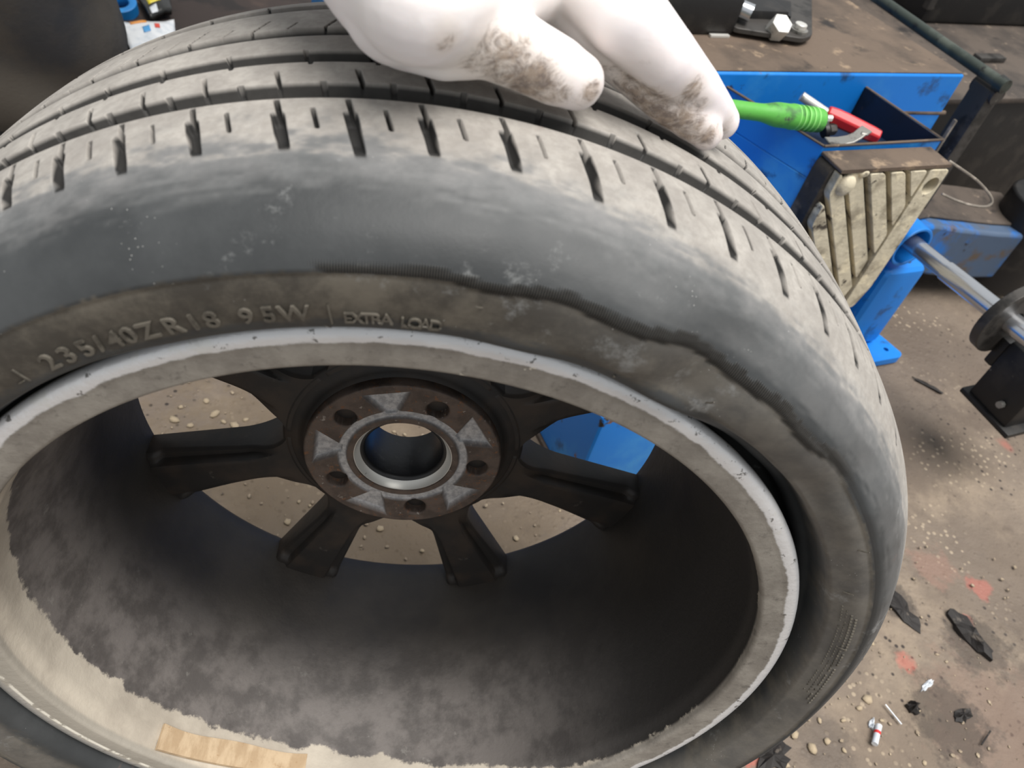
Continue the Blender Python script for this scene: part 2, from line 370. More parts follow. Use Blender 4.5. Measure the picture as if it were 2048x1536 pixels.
def build_tyre():
    # profile control points (r, z); z = 0 is the flange plane, negative is away from the viewer
    P = np.array([(.2330, -.0150), (.2365, -.0120), (.2405, -.0105), (.2445, -.0090), (.2472, -.0035), (.2488, .0030), (.2520, .0074), (.2570, .0096), (.2650, .0114), (.2730, .0122),
                  (.2800, .0118), (.2860, .0093), (.2920, .0053), (.2975, .0003), (.3025, -.0060), (.3070, -.0130), (.3105, -.0200), (.3132, -.0275),
                  (.3152, -.0350), (.3166, -.0430), (.3176, -.0520), (.3184, -.0610), (.3200, -.0850), (.3206, -.1120), (.3200, -.1400), (.3184, -.1640),
                  (.3166, -.1760), (.3140, -.1860), (.3080, -.2000), (.2980, -.2180), (.2850, -.2320), (.2700, -.2370), (.2560, -.2330), (.2480, -.2260), (.2400, -.2180), (.2330, -.2150)])
    # Catmull-Rom resample with a step that is fine on the tread
    seg = []
    for i in range(len(P)-1):
        p0, p1, p2, p3 = P[max(i-1, 0)], P[i], P[i+1], P[min(i+2, len(P)-1)]
        L = np.linalg.norm(p2-p1); zz = (p1[1]+p2[1])/2
        step = .0008 if -.182 < zz < -.016 else (.0015 if zz > -.02 else .006)
        k = max(1, int(L/step))
        for t in np.arange(k)/k:
            seg.append(.5*((2*p1)+(-p0+p2)*t+(2*p0-5*p1+4*p2-p3)*t*t+(-p0+3*p1-3*p2+p3)*t**3))
    seg.append(P[-1]); Q = np.array(seg)
    fine = np.arange(16, 128, .085); coarse = np.concatenate([np.arange(128, 376, 1.0)])
    th = np.concatenate([fine, coarse]); th = th[(th < 376)]
    KS = -48.0                                                # columns lean with the tread cuts (degrees per metre)
    shear = KS*(np.clip(Q[:, 1:], -.105, -.012)+.044)
    TH = th[None, :]+shear; T = np.radians(TH)
    TW = np.where(TH > 180, TH-360, TH)                       # -180..180
    r0 = Q[:, :1]+0*T; z0 = Q[:, 1:]+0*T
    # normals of the profile
    d = np.gradient(Q, axis=0); nr = d[:, 1:]*1.0; nz = -d[:, :1]*1.0
    ln = np.hypot(nr, nz); nr, nz = -nr/ln, -nz/ln            # outward
    depth = np.zeros_like(r0); groove = np.zeros_like(r0)
    def cut(mask, dp, gm=1.0):
        nonlocal depth, groove
        depth = np.maximum(depth, mask*dp); groove = np.maximum(groove, gm*np.clip(mask*8, 0, 1))
    tread = (z0 < -.016) & (z0 > -.19) & (r0 > .30)
    for zc, wd in ((-.0612, .0114), (-.0925, .0104), (-.1225, .0100), (-.1632, .0090)):
        a = np.abs(z0-zc); cut(np.where(tread, 1-sm(a, wd/2-.0010, wd/2+.0006), 0), .0080, .92)
    rr = np.random.default_rng(11)
    def sipe(tc, zA, zB, width, dp, lean, wob=0.0):
        """lateral cut centred on angle tc at zA, leaning by 'lean' degrees towards zB"""
        f = (z0-zA)/(zB-zA)
        cen = tc + (KS*(zB-zA) if lean < 0 else lean)*f + wob*np.sin(f*6.0)
        a = np.abs(TW-cen)*math.pi/180*.318
        m = (1-sm(a, width*.36, width*.58))*(sm(f, -.06, .03)*(1-sm(f, .96, 1.05)))
        cut(np.where(tread, m, 0), dp)
    for i, t in enumerate(SLOTS):
        nxt = t-5.6
        sipe(t, -.0535, -.0405, .0021, .0050, -.25)                       # thin entry cut
        zb = -.0205+rr.uniform(-.002, .002)
        f = (z0+.0440)/(zb+.0440); cen = t-.30+KS*(z0+.0440)
        a = np.abs(TW-cen)*math.pi/180*.316; wd = .0052*(1-.15*np.clip(f, 0, 1))
        m = (1-sm(a, wd*.40, wd*.56))*sm(f, -.04, .10)*(1-sm(f, .55, 1.02))
        cut(np.where(tread, m, 0), .0055)
        sipe(t-2.75, -.0465, -.0345, .0016, .0042, -.35)
        sipe(t-5.3, -.0790, -.0670, .0018, .0042, -.75)
        sipe(t-3.0, -.0680, -.0555, .0026, .0050, -.65)
        sipe(t-.9, -.0995, -.0855, .0019, .0046, -.9, .12)
        sipe(t-2.6, -.1430, -.1250, .0013, .0020, 1.15)
        sipe(t-5.2, -.1370, -.1290, .0009, .0012, .55)
        sipe(t-1.2, -.1760, -.1650, .0015, .002, -.4)
    rc = .2822+0*TW
    crease = np.exp(-((r0-rc-.0008)/.0011)**2)*(1-sm(TW, 36, 48))*sm(TW, -100, -60)*(z0 > -.03)
    depth = np.maximum(depth, crease*.0013); groove = np.maximum(groove, crease*.75)
    # bulge and dents of the failed sidewall
    wv = sm(TW, 22, 40)*(1-sm(TW, 68, 79))
    side = sm(r0, .250, .266)*(1-sm(r0, .292, .304))*(z0 > -.03)
    wav = np.sin(np.radians(TW*17.5+40))*.0030+np.sin(np.radians(TW*31+10))*.0014
    zoff = wv*side*wav + (1-wv)*side*(np.sin(np.radians(TW*9))*.0006)
    bead = (1-sm(r0, .250, .262))*(z0 > -.02)*sm(r0, .2435, .2500)
    zoff += bead*wv*(np.sin(np.radians(TW*19+120))*.0016+.0008)
    gap = sm(TW, 150, 104)*0
    # bead pulled back from the rim on the right and lower right
    pull = (1-sm(TW, 25, 58))*sm(TW, -120, -60)
    zoff -= (1-sm(r0, .2540, .2605))*(z0 > -.02)*pull*.020+(1-sm(r0, .2600, .2760))*(z0 > -.02)*pull*.004
    pl = sm(TW, 103, 116)
    zoff -= (1-sm(r0, .2495, .2540))*(z0 > -.02)*pl*.0060
    # step at the outer edge of the brown band
    wv2 = sm(TW, 25, 40)*(1-sm(TW, 74, 84)); rc = .2822+(.0015*np.sin(np.radians(TW*32))+.0009*np.sin(np.radians(TW*13+30)))*wv2
    step = -1.0*(z0 > -.03)*.0014*sm(r0, rc-.0018, rc-.0006)*(1-sm(r0, .292, .308))
    R = r0+nr*(-depth-step*0)-0*T; Z = z0+nz*(-depth)+zoff-step
    # masks
    nse = vnoise(TH*.55, r0*900, 5)-.5; ns2 = vnoise(TH*2.1, r0*2600, 6)-.5
    rd = r0+nse*.0045+ns2*.002
    rightness = (1-sm(TW, 45, 85))
    dust = np.where(z0 > -.11, sm(rd, .3085-.010*rightness, .3170-.006*rightness), 1.0)
    dust = dust*np.where(z0 < -.19, 0.2, 1)
    painted_light = np.where(z0 > -.11, sm(rd, .3000-.010*rightness, .3130-.008*rightness), 0.0)  # lighter shoulder and right side: light put into the colour
    painted_light = np.maximum(painted_light, .42*rightness*sm(rd, .2860, .2920)*(z0 > -.05))
    painted_light = np.maximum(painted_light, .35*rightness*(1-sm(r0, rc-.004, rc-.001))*sm(r0, .255, .262)*(z0 > -.02))
    low = sm(rd, .2545, .2600)*(1-sm(r0+ns2*.0012, rc-.0016, rc-.0002))*(z0 > -.03)
    brown = low
    w_in = rc-.0012-.0012*sm(TW, 88, 70); w_out = rc+.0022+.0012*sm(-TW, -84, -60)
    strip = sm(r0, w_in-.0003, w_in+.0003)*(1-sm(r0+ns2*.0016*rightness, w_out-.0003, w_out+.0003))*(z0 > -.03)
    strip = strip*(1-sm(TW, 88.2+(r0-rc)*350, 88.9+(r0-rc)*350))*sm(TW, 30, 40)
    V = np.stack([R*np.cos(T), R*np.sin(T), Z], 2)
    # stored bottom-up so faces look outward
    o = grid_mesh('tyre', V[::-1], True, dict(dust=dust[::-1], painted_light=painted_light[::-1], brown=brown[::-1], strip=strip[::-1], groove=groove[::-1]), MAT_TYRE, wheel)
    return o, th+KS*(.032), R, Z
tyre, T_TH, T_R, T_Z = build_tyre()

def side_z(r, th=90.0):
    """height of the finished sidewall at radius r and angle th (degrees)"""
    if th < 14.5: th += 360
    j = int(np.argmin(np.abs(T_TH-th))); col_r, col_z = T_R[:, j], T_Z[:, j]; k = np.where(col_z > -.006)[0]
    k = k[(col_r[k] > .2490) & (col_r[k] < .30)]; o_ = np.argsort(col_r[k])
    return float(np.interp(r, col_r[k][o_], col_z[k][o_]))

def letters(txt, th_list, r_base, height, name, width=.8):
    """raised sidewall characters, each centred on its own angle"""
    vs, fs = [], []
    for ch, th in zip(txt, th_list):
        cu = bpy.data.curves.new('c', 'FONT'); cu.body = ch; cu.size = 1.0; cu.extrude = 0; cu.align_x = 'CENTER'; cu.offset = .012; cu.resolution_u = 3
        ob = bpy.data.objects.new('c', cu); COL.objects.link(ob)
        bpy.context.view_layer.update()
        me = bpy.data.meshes.new_from_object(ob.evaluated_get(bpy.context.evaluated_depsgraph_get()))
        bm = bmesh.new(); bm.from_mesh(me)
        bmesh.ops.remove_doubles(bm, verts=bm.verts, dist=1e-5)
        bmesh.ops.triangulate(bm, faces=bm.faces[:]); bmesh.ops.subdivide_edges(bm, edges=bm.edges[:], cuts=2, use_grid_fill=True)
        ret = bmesh.ops.extrude_face_region(bm, geom=bm.faces[:])
        for g in ret['geom']:
            if isinstance(g, bmesh.types.BMVert): g.co.z = 1.0
        base = len(vs); bm.verts.ensure_lookup_table()
        k = height/.73
        for v in bm.verts:
            r = r_base+v.co.y*k; a = math.radians(th)-v.co.x*k*width/r_base
            zz = side_z(r, math.degrees(a))+((.0014 if r > .2575 else .0018) if v.co.z > .5 else -.0008)
            vs.append((r*math.cos(a), r*math.sin(a), zz))
        for f in bm.faces: fs.append([base+v.index for v in f.verts])
        bm.free(); bpy.data.objects.remove(ob); bpy.data.curves.remove(cu); bpy.data.meshes.remove(me)
    o = mesh_obj(name, vs, fs, MAT_LETTER, tyre)
    return o
o = letters('235/40ZR18', [114.07, 112.1, 110.2, 108.85, 107.3, 105.9, 104.1, 101.8, 99.94, 98.37], .2580, .0086, 'size_lettering', .98)
o = letters('95W', [95.34, 93.48, 91.32], .2580, .0084, 'rating_lettering', .98)
o = letters('EXTRA', [86.94, 86.17, 85.38, 84.57, 83.72], .2566, .0058, 'load_lettering', .90)
o = letters('LOAD', [82.15, 81.3, 80.4, 79.5], .2555, .0058, 'load_lettering', .90)
def bar(th, ra, rb, w, name='moulded_bar'):
    vs, fs = [], []
    rs = np.linspace(ra, rb, 7)
    for r in rs:
        for s_, h in ((-1, -.0006), (-.5, .0007), (.5, .0007), (1, -.0006)):
            a = math.radians(th)+s_*w/2/r; vs.append((r*math.cos(a), r*math.sin(a), side_z(r, th)+h))
    for i in range(6):
        for k in range(3): fs.append((i*4+k, i*4+k+1, i*4+k+5, i*4+k+4))
    mesh_obj(name, vs, fs, MAT_LETTER, tyre)
bar(88.45, .2545, .2665, .0011); bar(117.5, .2575, .2660, .0012)
for th in (117.0, 118.3, 117.6): pass
bar(118.2, .2588, .2594, .0060, 'moulded_bar')
for th, r, ln, dr in ((88.8, .2500, .0045, .5), (76.0, .2705, .006, .9), (52.3, .2625, .006, .2), (22.5, .2752, .0065, .4), (14.0, .2665, .0055, .3), (62.0, .2535, .004, .6), (10.0, .2575, .005, .5), (2.0, .2700, .005, .4)):
    a = math.radians(th); p = Vector((r*math.cos(a), r*math.sin(a), side_z(r, th)))
    q = p+Vector((math.cos(a+dr), math.sin(a+dr), .9)).normalized()*ln
    B().tube([p, (p+q)/2+Vector((.0004, 0, .0004)), q], [.00045, .0004, .00025], 6).make('rubber_hair', MAT_LETTER, tyre)
# rows of tiny moulded dots low on the right of the sidewall
def dots():
    b = B()
    for row, r in enumerate((.2665, .2690, .2715, .2740)):
        for k in range(34):
            th = 11-row*.8-k*.62
            if rng.random() < .12: continue
            a = math.radians(th); c = Vector((r*math.cos(a), r*math.sin(a), side_z(r, th)+.0001))
            m = Matrix.Translation(c)@Matrix.Rotation(a, 4, 'Z')
            bmesh.ops.create_cube(b.bm, size=.0009+.0004*(row > 1), matrix=m)
    o = b.make('moulded_dots', MAT_LETTER, tyre); o['kind'] = 'stuff'
dots()

# --- rim
def lathe(name, prof, mat, parent, n=256, closed=True):
    T = np.linspace(0, 2*math.pi, n, endpoint=False)
    pr = list(prof)+([prof[0]] if closed else [])
    V = np.array([[(r*math.cos(t), r*math.sin(t), z) for t in T] for r, z in pr])
    o = grid_mesh(name, V, True, None, mat, parent)
    bm = bmesh.new(); bm.from_mesh(o.data); bmesh.ops.remove_doubles(bm, verts=bm.verts, dist=1e-7); bmesh.ops.recalc_face_normals(bm, faces=bm.faces)
    bm.to_mesh(o.data); bm.free(); autosmooth(o, 50)
    return o
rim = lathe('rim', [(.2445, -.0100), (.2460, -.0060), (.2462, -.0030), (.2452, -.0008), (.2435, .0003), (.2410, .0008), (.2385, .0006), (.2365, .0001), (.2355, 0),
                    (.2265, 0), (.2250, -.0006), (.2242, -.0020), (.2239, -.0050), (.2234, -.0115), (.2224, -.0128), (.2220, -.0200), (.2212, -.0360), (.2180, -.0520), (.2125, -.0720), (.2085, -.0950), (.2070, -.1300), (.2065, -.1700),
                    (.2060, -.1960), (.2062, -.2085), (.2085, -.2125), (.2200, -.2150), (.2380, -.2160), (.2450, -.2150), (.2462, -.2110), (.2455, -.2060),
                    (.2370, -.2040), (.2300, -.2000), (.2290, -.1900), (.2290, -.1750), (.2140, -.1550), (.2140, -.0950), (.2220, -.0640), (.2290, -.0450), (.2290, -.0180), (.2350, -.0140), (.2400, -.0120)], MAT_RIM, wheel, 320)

NSP = 8; SP0 = -31.0
def alpha(r):                                    # half angle of a window at radius r
    f = np.clip((r-.088)/.045, 0, 1); base = 14.4*np.sqrt(f*(2-f))
    return base
def build_spoke():
    rs = np.concatenate([np.linspace(.084, .14, 22), np.linspace(.1425, .2090, 24)])
    us = np.array([-1, -.97, -.90, -.80, -.70, -.64, -.60, -.54, -.4, -.2, 0, .2, .4, .54, .60, .64, .70, .80, .90, .97, 1.0])
    nR, nU = len(rs), len(us); V = []; F = []
    for layer in (0, 1):
        for r in rs:
            hw = 22.5-float(alpha(r))
            for u in us:
                a = math.radians(hw*u)
                f = (r-.084)/(.209-.084)
                if layer == 0:
                    cr = float(sm(abs(u), .58, .68)); shelf = .0075*float(sm(r, .095, .125))*(1-.6*float(sm(r, .194, .203)))
                    z = -.1715-.0115*f**.8-cr*shelf-.003*float(sm(abs(u), .93, 1.0))
                else: z = -.2080+.006*f*0
                V.append((r*math.cos(a), r*math.sin(a), z))
    idx = lambda l, i, j: l*nR*nU+i*nU+j
    for i in range(nR-1):
        for j in range(nU-1):
            F.append((idx(0, i, j), idx(0, i+1, j), idx(0, i+1, j+1), idx(0, i, j+1)))
            F.append((idx(1, i, j), idx(1, i, j+1), idx(1, i+1, j+1), idx(1, i+1, j)))
        F.append((idx(0, i, 0), idx(1, i, 0), idx(1, i+1, 0), idx(0, i+1, 0)))
        F.append((idx(0, i, nU-1), idx(0, i+1, nU-1), idx(1, i+1, nU-1), idx(1, i, nU-1)))
    for j in range(nU-1):
        F.append((idx(0, 0, j), idx(0, 0, j+1), idx(1, 0, j+1), idx(1, 0, j)))
        F.append((idx(0, nR-1, j), idx(1, nR-1, j), idx(1, nR-1, j+1), idx(0, nR-1, j+1)))
    o = mesh_obj('spoke', V, F, MAT_SPOKE, rim); autosmooth(o, 38)
    return o
sp0 = build_spoke(); sp0.rotation_euler = (0, 0, math.radians(SP0))
for k in range(1, NSP):
    c = sp0.copy(); COL.objects.link(c); c.parent = rim; c.rotation_euler = (0, 0, math.radians(SP0+45*k))
# centre web that carries the spokes
lathe('centre_web', [(.0335, -.1650), (.0700, -.1650), (.0735, -.1655), (.0755, -.1685), (.0800, -.1712), (.0880, -.1722), (.0905, -.1750), (.0905, -.2075), (.0860, -.2085), (.0335, -.2085)], MAT_SPOKE, rim, 160)

def build_hub():
    th = np.linspace(0, 360, 720, endpoint=False)
    rs = np.concatenate([[.0360, .0362, .0364], np.linspace(.0368, .0715, 84), [.0722, .0728, .0731, .0731, .0731]])
    R, TH = np.meshgrid(rs, th, indexing='ij'); Z = np.full_like(R, -.1570); rec = np.zeros_like(R)
    Z[R < .0366] -= .0012
    Z[-5] -= .0002; Z[-4] -= .0008; Z[-3] -= .0022; Z[-2] -= .0060; Z[-1] -= .0092
    # grooved ring round the bore
    a = np.abs(R-.0448); m = 1-sm(a, .0022, .0040); rec = np.maximum(rec, m); Z -= m*.0022
    x, y = R*np.cos(np.radians(TH)), R*np.sin(np.radians(TH))
    for k in range(5):
        t = math.radians(95+72*k); u = x*math.cos(t)+y*math.sin(t); v = -x*math.sin(t)+y*math.cos(t)
        # triangular pocket: narrow towards the bore, wide outside
        d1 = (u-.0655)-.0000; half = .0045+(u-.0440)*.62
        d2 = np.abs(v)-half; d3 = .0435-u
        d = np.maximum(np.maximum(d1, d2*.85), d3)
        m = 1-sm(d, -.0030, .0006); rec = np.maximum(rec, m); Z = np.minimum(Z, -.1570-m*.0042)
        t = math.radians(59+72*k); cx, cy = .0562*math.cos(t), .0562*math.sin(t)
        q = np.hypot(x-cx, y-cy); m = 1-sm(q, .0072, .0080); Z = Z-m*.019; rec = rec*(1-m)
        ch = (1-sm(q, .0080, .0096))*(1-m); Z -= ch*.0010
    V = np.stack([x, y, Z], 2)
    o = grid_mesh('hub_pad', V, True, dict(recess=rec), MAT_HUB, rim)
    bm = bmesh.new(); bm.from_mesh(o.data); bmesh.ops.recalc_face_normals(bm, faces=bm.faces); bm.to_mesh(o.data); bm.free()
    autosmooth(o, 60)
build_hub()
lathe('bore_chamfer', [(.0366, -.1580), (.0360, -.1580), (.0326, -.1635), (.0312, -.1642), (.0366, -.1650)], MAT_BRIGHT, rim, 96)
lathe('bore_sleeve', [(.0310, -.1640), (.0296, -.1650), (.0290, -.1670), (.0290, -.1950), (.0300, -.2090), (.0340, -.2090), (.0340, -.1632)], MAT_BOREPLASTIC, rim, 96)
# tan strip stuck inside the barrel next to the flange
def strip_tape():
    V, F = [], []; th = np.linspace(-142.7, -112.5, 40)
    for t in th:
        a = math.radians(t); k = (t+142.7)/30.2
        z1, z0 = -.0235-.007*k+.0012*math.sin(k*9), -.0050-.0095*k
        for r, z in ((.2224, z0), (.2196, z0), (.2192, z1), (.2214, z1)): V.append((r*math.cos(a), r*math.sin(a), z))
    n = len(th)
    for i in range(n-1):
        for k in range(4): F.append((i*4+k, i*4+(k+1) % 4, (i+1)*4+(k+1) % 4, (i+1)*4+k))
    F.append((0, 1, 2, 3)); F.append(tuple((n-1)*4+k for k in (3, 2, 1, 0)))
    o = mesh_obj('adhesive_strip', V, F, MAT_WOODTAPE, rim); autosmooth(o, 40); o['label'] = 'tan adhesive strip'
strip_tape()

# ------------------------------------------------------------------ the tyre changer (its own axes, turned 34 degrees)
YAW = math.radians(34.0)
def mach_pt(px, py, z): return Matrix.Rotation(-YAW, 4, 'Z')@at_height(px, py, z)
mach = empty('tyre_changer', Matrix.Rotation(YAW, 4, 'Z'))
tag(mach, 'blue steel tyre changer with a tool tray, worn rubber pad and chrome rod', 'tyre changer')
def quadprism(b, top, z0, z1): return b.prism(top, (), 2, z0, z1)
b = B(); quadprism(b, [(.30, .786), (1.128, .7755), (1.060, 1.25), (.30, 1.25)], 0, .3978); b.make('cabinet', MAT_BLUE, mach, bevel=.003)
b = B(); quadprism(b, [(.302, .789), (1.125, .7785), (1.058, 1.248), (.302, 1.248)], .3976, .400); top = b.make('cabinet_top', MAT_GRIMETOP, mach, bevel=.001)
B().tube([(.98, .7795, .341), (1.136, .7775, .337)], .0035, 8).make('weld_seam', MAT_GRIMETOP, mach)
# column with the open tool tray in its top
TR = [(.767, .642), (.972, .645), (.948, .786), (.712, .786)]
def inset(p, k):
    c = np.mean(p, axis=0); return [tuple(c+(np.array(q)-c)*k) for q in p]
quadprism(B(), TR, 0.02, .335).make('column', MAT_BLUE, mach, bevel=.002)
wt = .0028
for i in range(4):
    a, c = np.array(TR[i]), np.array(TR[(i+1) % 4]); d = (c-a)/np.linalg.norm(c-a); nn = np.array([-d[1], d[0]])*wt
    b = B(); b.prism([tuple(a), tuple(c), tuple(c+nn), tuple(a+nn)], (), 2, .335, .379)
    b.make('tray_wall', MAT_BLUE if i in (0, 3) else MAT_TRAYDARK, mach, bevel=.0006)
quadprism(B(), inset(TR, .97), .3345, .3375).make('tray_floor', MAT_TRAYDARK, mach)
for i in range(4):
    a, c = TR[i], TR[(i+1) % 4]
    B().tube([(a[0], a[1], .379), (c[0], c[1], .379)], .0017, 6).make('tray_rim', MAT_GRIMETOP, mach)

# rubber pad on the column's front
def clip(poly, nx, ny, c):
    """keep nx*x + ny*y <= c"""
    out = []
    for i in range(len(poly)):
        p, q = poly[i], poly[(i+1) % len(poly)]; dp, dq = nx*p[0]+ny*p[1]-c, nx*q[0]+ny*q[1]-c
        if dp <= 0: out.append(p)
        if dp*dq < 0:
            t = dp/(dp-dq); out.append((p[0]+(q[0]-p[0])*t, p[1]+(q[1]-p[1])*t))
    return out
def roundpoly(poly, r, n=5):
    out = []; m = len(poly)
    for i in range(m):
        p0, p1, p2 = [np.array(poly[(i+k-1) % m], float) for k in range(3)]
        d0 = p0-p1; d2 = p2-p1; l = min(r, np.linalg.norm(d0)*.45, np.linalg.norm(d2)*.45)
        a = p1+d0/np.linalg.norm(d0)*l; c = p1+d2/np.linalg.norm(d2)*l
        for t in np.linspace(0, 1, n): out.append(tuple((1-t)**2*a+2*t*(1-t)*p1+t*t*c))
    return out
PADO = [(.762, .3722), (.953, .3712), (.951, .172), (.940, .132), (.762, .120)]
pad = B(); pad.prism(roundpoly(PADO, .02), [circle(.9348, .342, .0135), circle(.8190, .3530, .011)], 1, .612, .640)
pad = pad.make('rubber_pad', MAT_PADDARK, mach, bevel=.003)
pad['label'] = 'worn rubber pad with slanted ribs'
SL = .74; ZT = .3667
edges_x0 = [.6760, .7090, .7420, .7750, .8090, .8430, .8765, .93]
region = [(.768, .366), (.912, .366), (.912, .172), (.905, .136), (.768, .128)]
for i in range(len(edges_x0)-1):
    p = clip(region, -1, -SL, -(edges_x0[i]+.0045+SL*ZT)); 
    if len(p) >= 3: p = clip(p, 1, SL, edges_x0[i+1]-.0045+SL*ZT)
    if len(p) < 3: continue
    p = roundpoly(p, .006, 4)
    B().prism(p, [], 1, .599+.004*rng.random()*(i < 4), .614).make('pad_rib', MAT_PAD, pad, bevel=.0018)
brd = roundpoly([(.9165, .3665), (.9505, .3655), (.9488, .173), (.938, .135), (.9165, .133)], .006)
B().prism(brd, [circle(.9340, .342, .0125)], 1, .599, .614).make('pad_rib', MAT_PAD, pad, bevel=.0015)
b = B(); b.prism(roundpoly([(.766, .3735), (.951, .3725), (.951, .3680), (.766, .3685)], .002), [], 1, .600, .640); b.make('pad_lip', MAT_GRIMETOP, pad)
b = B(); bmesh.ops.create_icosphere(b.bm, subdivisions=3, radius=.0145, matrix=Matrix.Translation((.7865, .6030, .3500))@Matrix.Diagonal((1, .6, 1, 1))); b.make('rubber_lump', MAT_PAD, pad, 60)
b = B(); bmesh.ops.create_icosphere(b.bm, subdivisions=3, radius=.008, matrix=Matrix.Translation((.8070, .6040, .3660))@Matrix.Diagonal((1.1, .7, .8, 1))); b.make('rubber_lump', MAT_PAD, pad, 60)

# leg with its anchor foot
leg = B().box((1.005, .622, .012), (1.090, .700, .172), .014, 3).make('support_leg', MAT_BLUE, mach)
B().prism(roundpoly([(1.03, .585), (1.112, .585), (1.122, .592), (1.112, .640), (1.03, .70)], .006), [circle(1.098, .606, .0045, 14)], 2, .0, .012).make('anchor_foot', MAT_BLUE, leg, bevel=.001)
# collar the rod runs through, and the curved swing arm
def ring(name, cx, cy, cz, ro, ri, y0, y1, mat, parent, n=40):
    b = B(); b.prism([(cx+ro*math.cos(2*math.pi*k/n), cz+ro*math.sin(2*math.pi*k/n)) for k in range(n)], [[(cx+ri*math.cos(2*math.pi*k/n), cz+ri*math.sin(2*math.pi*k/n)) for k in range(n)]], 1, y0, y1)
    return b.make(name, mat, parent, bevel=.001)
ring('rod_collar', 1.018, 0, .2165, .0330, .0285, .622, .700, MAT_BLUE, mach)
B().tube([(1.018, .69, .2165), (1.018, .70, .2165)], .030, 24).make('cylinder_end', MAT_BLACK, mach)
rod = B().tube([(1.018, .695, .2165), (1.020, .600, .2220), (1.0215, .560, .2243)], .0124, 24)
rod = rod.make('chrome_rod', MAT_CHROME, mach); rod['label'] = 'polished chrome rod'
B().tube([(1.0215, .561, .2243), (1.0250, .430, .2335), (1.027, .360, .238)], .0140, 24).make('chrome_rod', MAT_CHROME, mach)
# arm: swept rectangular beam
def beam(name, pts, w, h, mat, parent, mat_top=None):
    b = B(); rings = []
    for i, (x, y, z) in enumerate(pts):
        t = Vector(pts[min(i+1, len(pts)-1)])-Vector(pts[max(i-1, 0)]); t.z = 0; t.normalize(); s = Vector((-t.y, t.x, 0))
        hh = h[i] if hasattr(h, '__len__') else h; ww = w[i] if hasattr(w, '__len__') else w
        c = Vector((x, y, z)); rings.append([b.bm.verts.new(c+s*ww/2*a+Vector((0, 0, hh/2*k))) for a, k in ((-1, -1), (1, -1), (1, 1), (-1, 1))])
    for r0, r1 in zip(rings, rings[1:]):
        for k in range(4): b.bm.faces.new((r0[k], r0[(k+1) % 4], r1[(k+1) % 4], r1[k]))
    b.bm.faces.new(rings[0][::-1]); b.bm.faces.new(rings[-1])
    return b.make(name, mat, parent, bevel=.006)
arm = beam('swing_arm', [(1.045, .690, .170), (1.10, .730, .150), (1.18, .765, .125), (1.27, .775, .105), (1.36, .760, .100), (1.44, .735, .105)], [.07, .09, .11, .12, .12, .11], [.075, .085, .095, .10, .10, .095], MAT_GRIMEBLUE, mach)
beam('arm_grime_plate', [(1.06, .712, .2085), (1.10, .742, .1945), (1.18, .782, .1745), (1.27, .795, .1575), (1.36, .780, .1525), (1.44, .755, .1545)], [.06, .08, .10, .11, .11, .10], .006, MAT_GRIMEDARK, mach)
B().tube([(1.455, .72, .03), (1.455, .72, .20)], .065, 28).make('pivot_drum', MAT_BLACK, mach, bevel=.004)
# shoe with its plate on the end of the rod
ring('shoe_plate', 1.030, 0, .232, .054, .014, .446, .460, MAT_DARKSTEEL, mach)
shoe = B().box((1.030, .362, .112), (1.115, .432, .212), .006, 2).make('breaker_shoe', MAT_BLACK, mach)
B().box((1.026, .350, .106), (1.110, .440, .114), .002, 2).make('shoe_edge', MAT_BLACK, shoe)
B().tube([(1.029, .385, .138), (1.022, .385, .138)], .005, 8).make('shoe_bolt', MAT_STEEL, shoe)
B().box((1.034, .432, .16), (1.10, .447, .205), .004).make('shoe_bracket', MAT_BLACK, shoe)
# pedal housing at the foot of the cabinet
B().box((.452, .474, .004), (.700, .770, .150), .006, 3).make('pedal_housing', MAT_BLUE, mach)
B().box((.449, .470, -.002), (.704, .772, .005), .001).make('housing_base', MAT_GRIMETOP, mach)
# round bar and post at the cabinet's right
B().tube([(1.1715, .752, .400), (1.168, .90, .400), (1.164, 1.20, .400)], .0088, 16).make('round_bar', MAT_GREENBLACK, mach)
B().tube([(1.1718, .737, .400), (1.1716, .752, .400)], [.0105, .0115], 16).make('bar_end', MAT_GREENBLACK, mach)
B().box((1.160, 1.035, .398), (1.176, 1.075, .430), .004).make('bar_clamp', MAT_GREENBLACK, mach)
B().box((1.172, .752, .05), (1.200, .790, .385), .006).make('bar_post', MAT_DARKSTEEL, mach)
B().tube([(1.186, .748, .378), (1.186, .792, .378)], .013, 16).make('post_pin', MAT_DARKSTEEL, mach)
B().box((1.156, .766, .02), (1.160, .772, .33), .001).make('side_strip', MAT_CABLE, mach)
# wire loop beside the pad
wp_ = [np.array(mach_pt(*q)) for q in ((1898, 322, .362), (1925, 340, .356), (1955, 362, .346), (1978, 388, .334), (1984, 404, .326), (1972, 413, .320), (1945, 411, .317), (1915, 402, .316), (1884, 388, .318))]
pts = []
for i in range(len(wp_)-1):
    p0, p1, p2, p3 = wp_[max(i-1, 0)], wp_[i], wp_[i+1], wp_[min(i+2, len(wp_)-1)]
    for t in np.arange(5)/5: pts.append(.5*((2*p1)+(-p0+p2)*t+(2*p0-5*p1+4*p2-p3)*t*t+(-p0+3*p1-3*p2+p3)*t**3))
pts.append(wp_[-1])
B().tube(pts, .0018, 7).make('wire_loop', MAT_CABLE, mach)
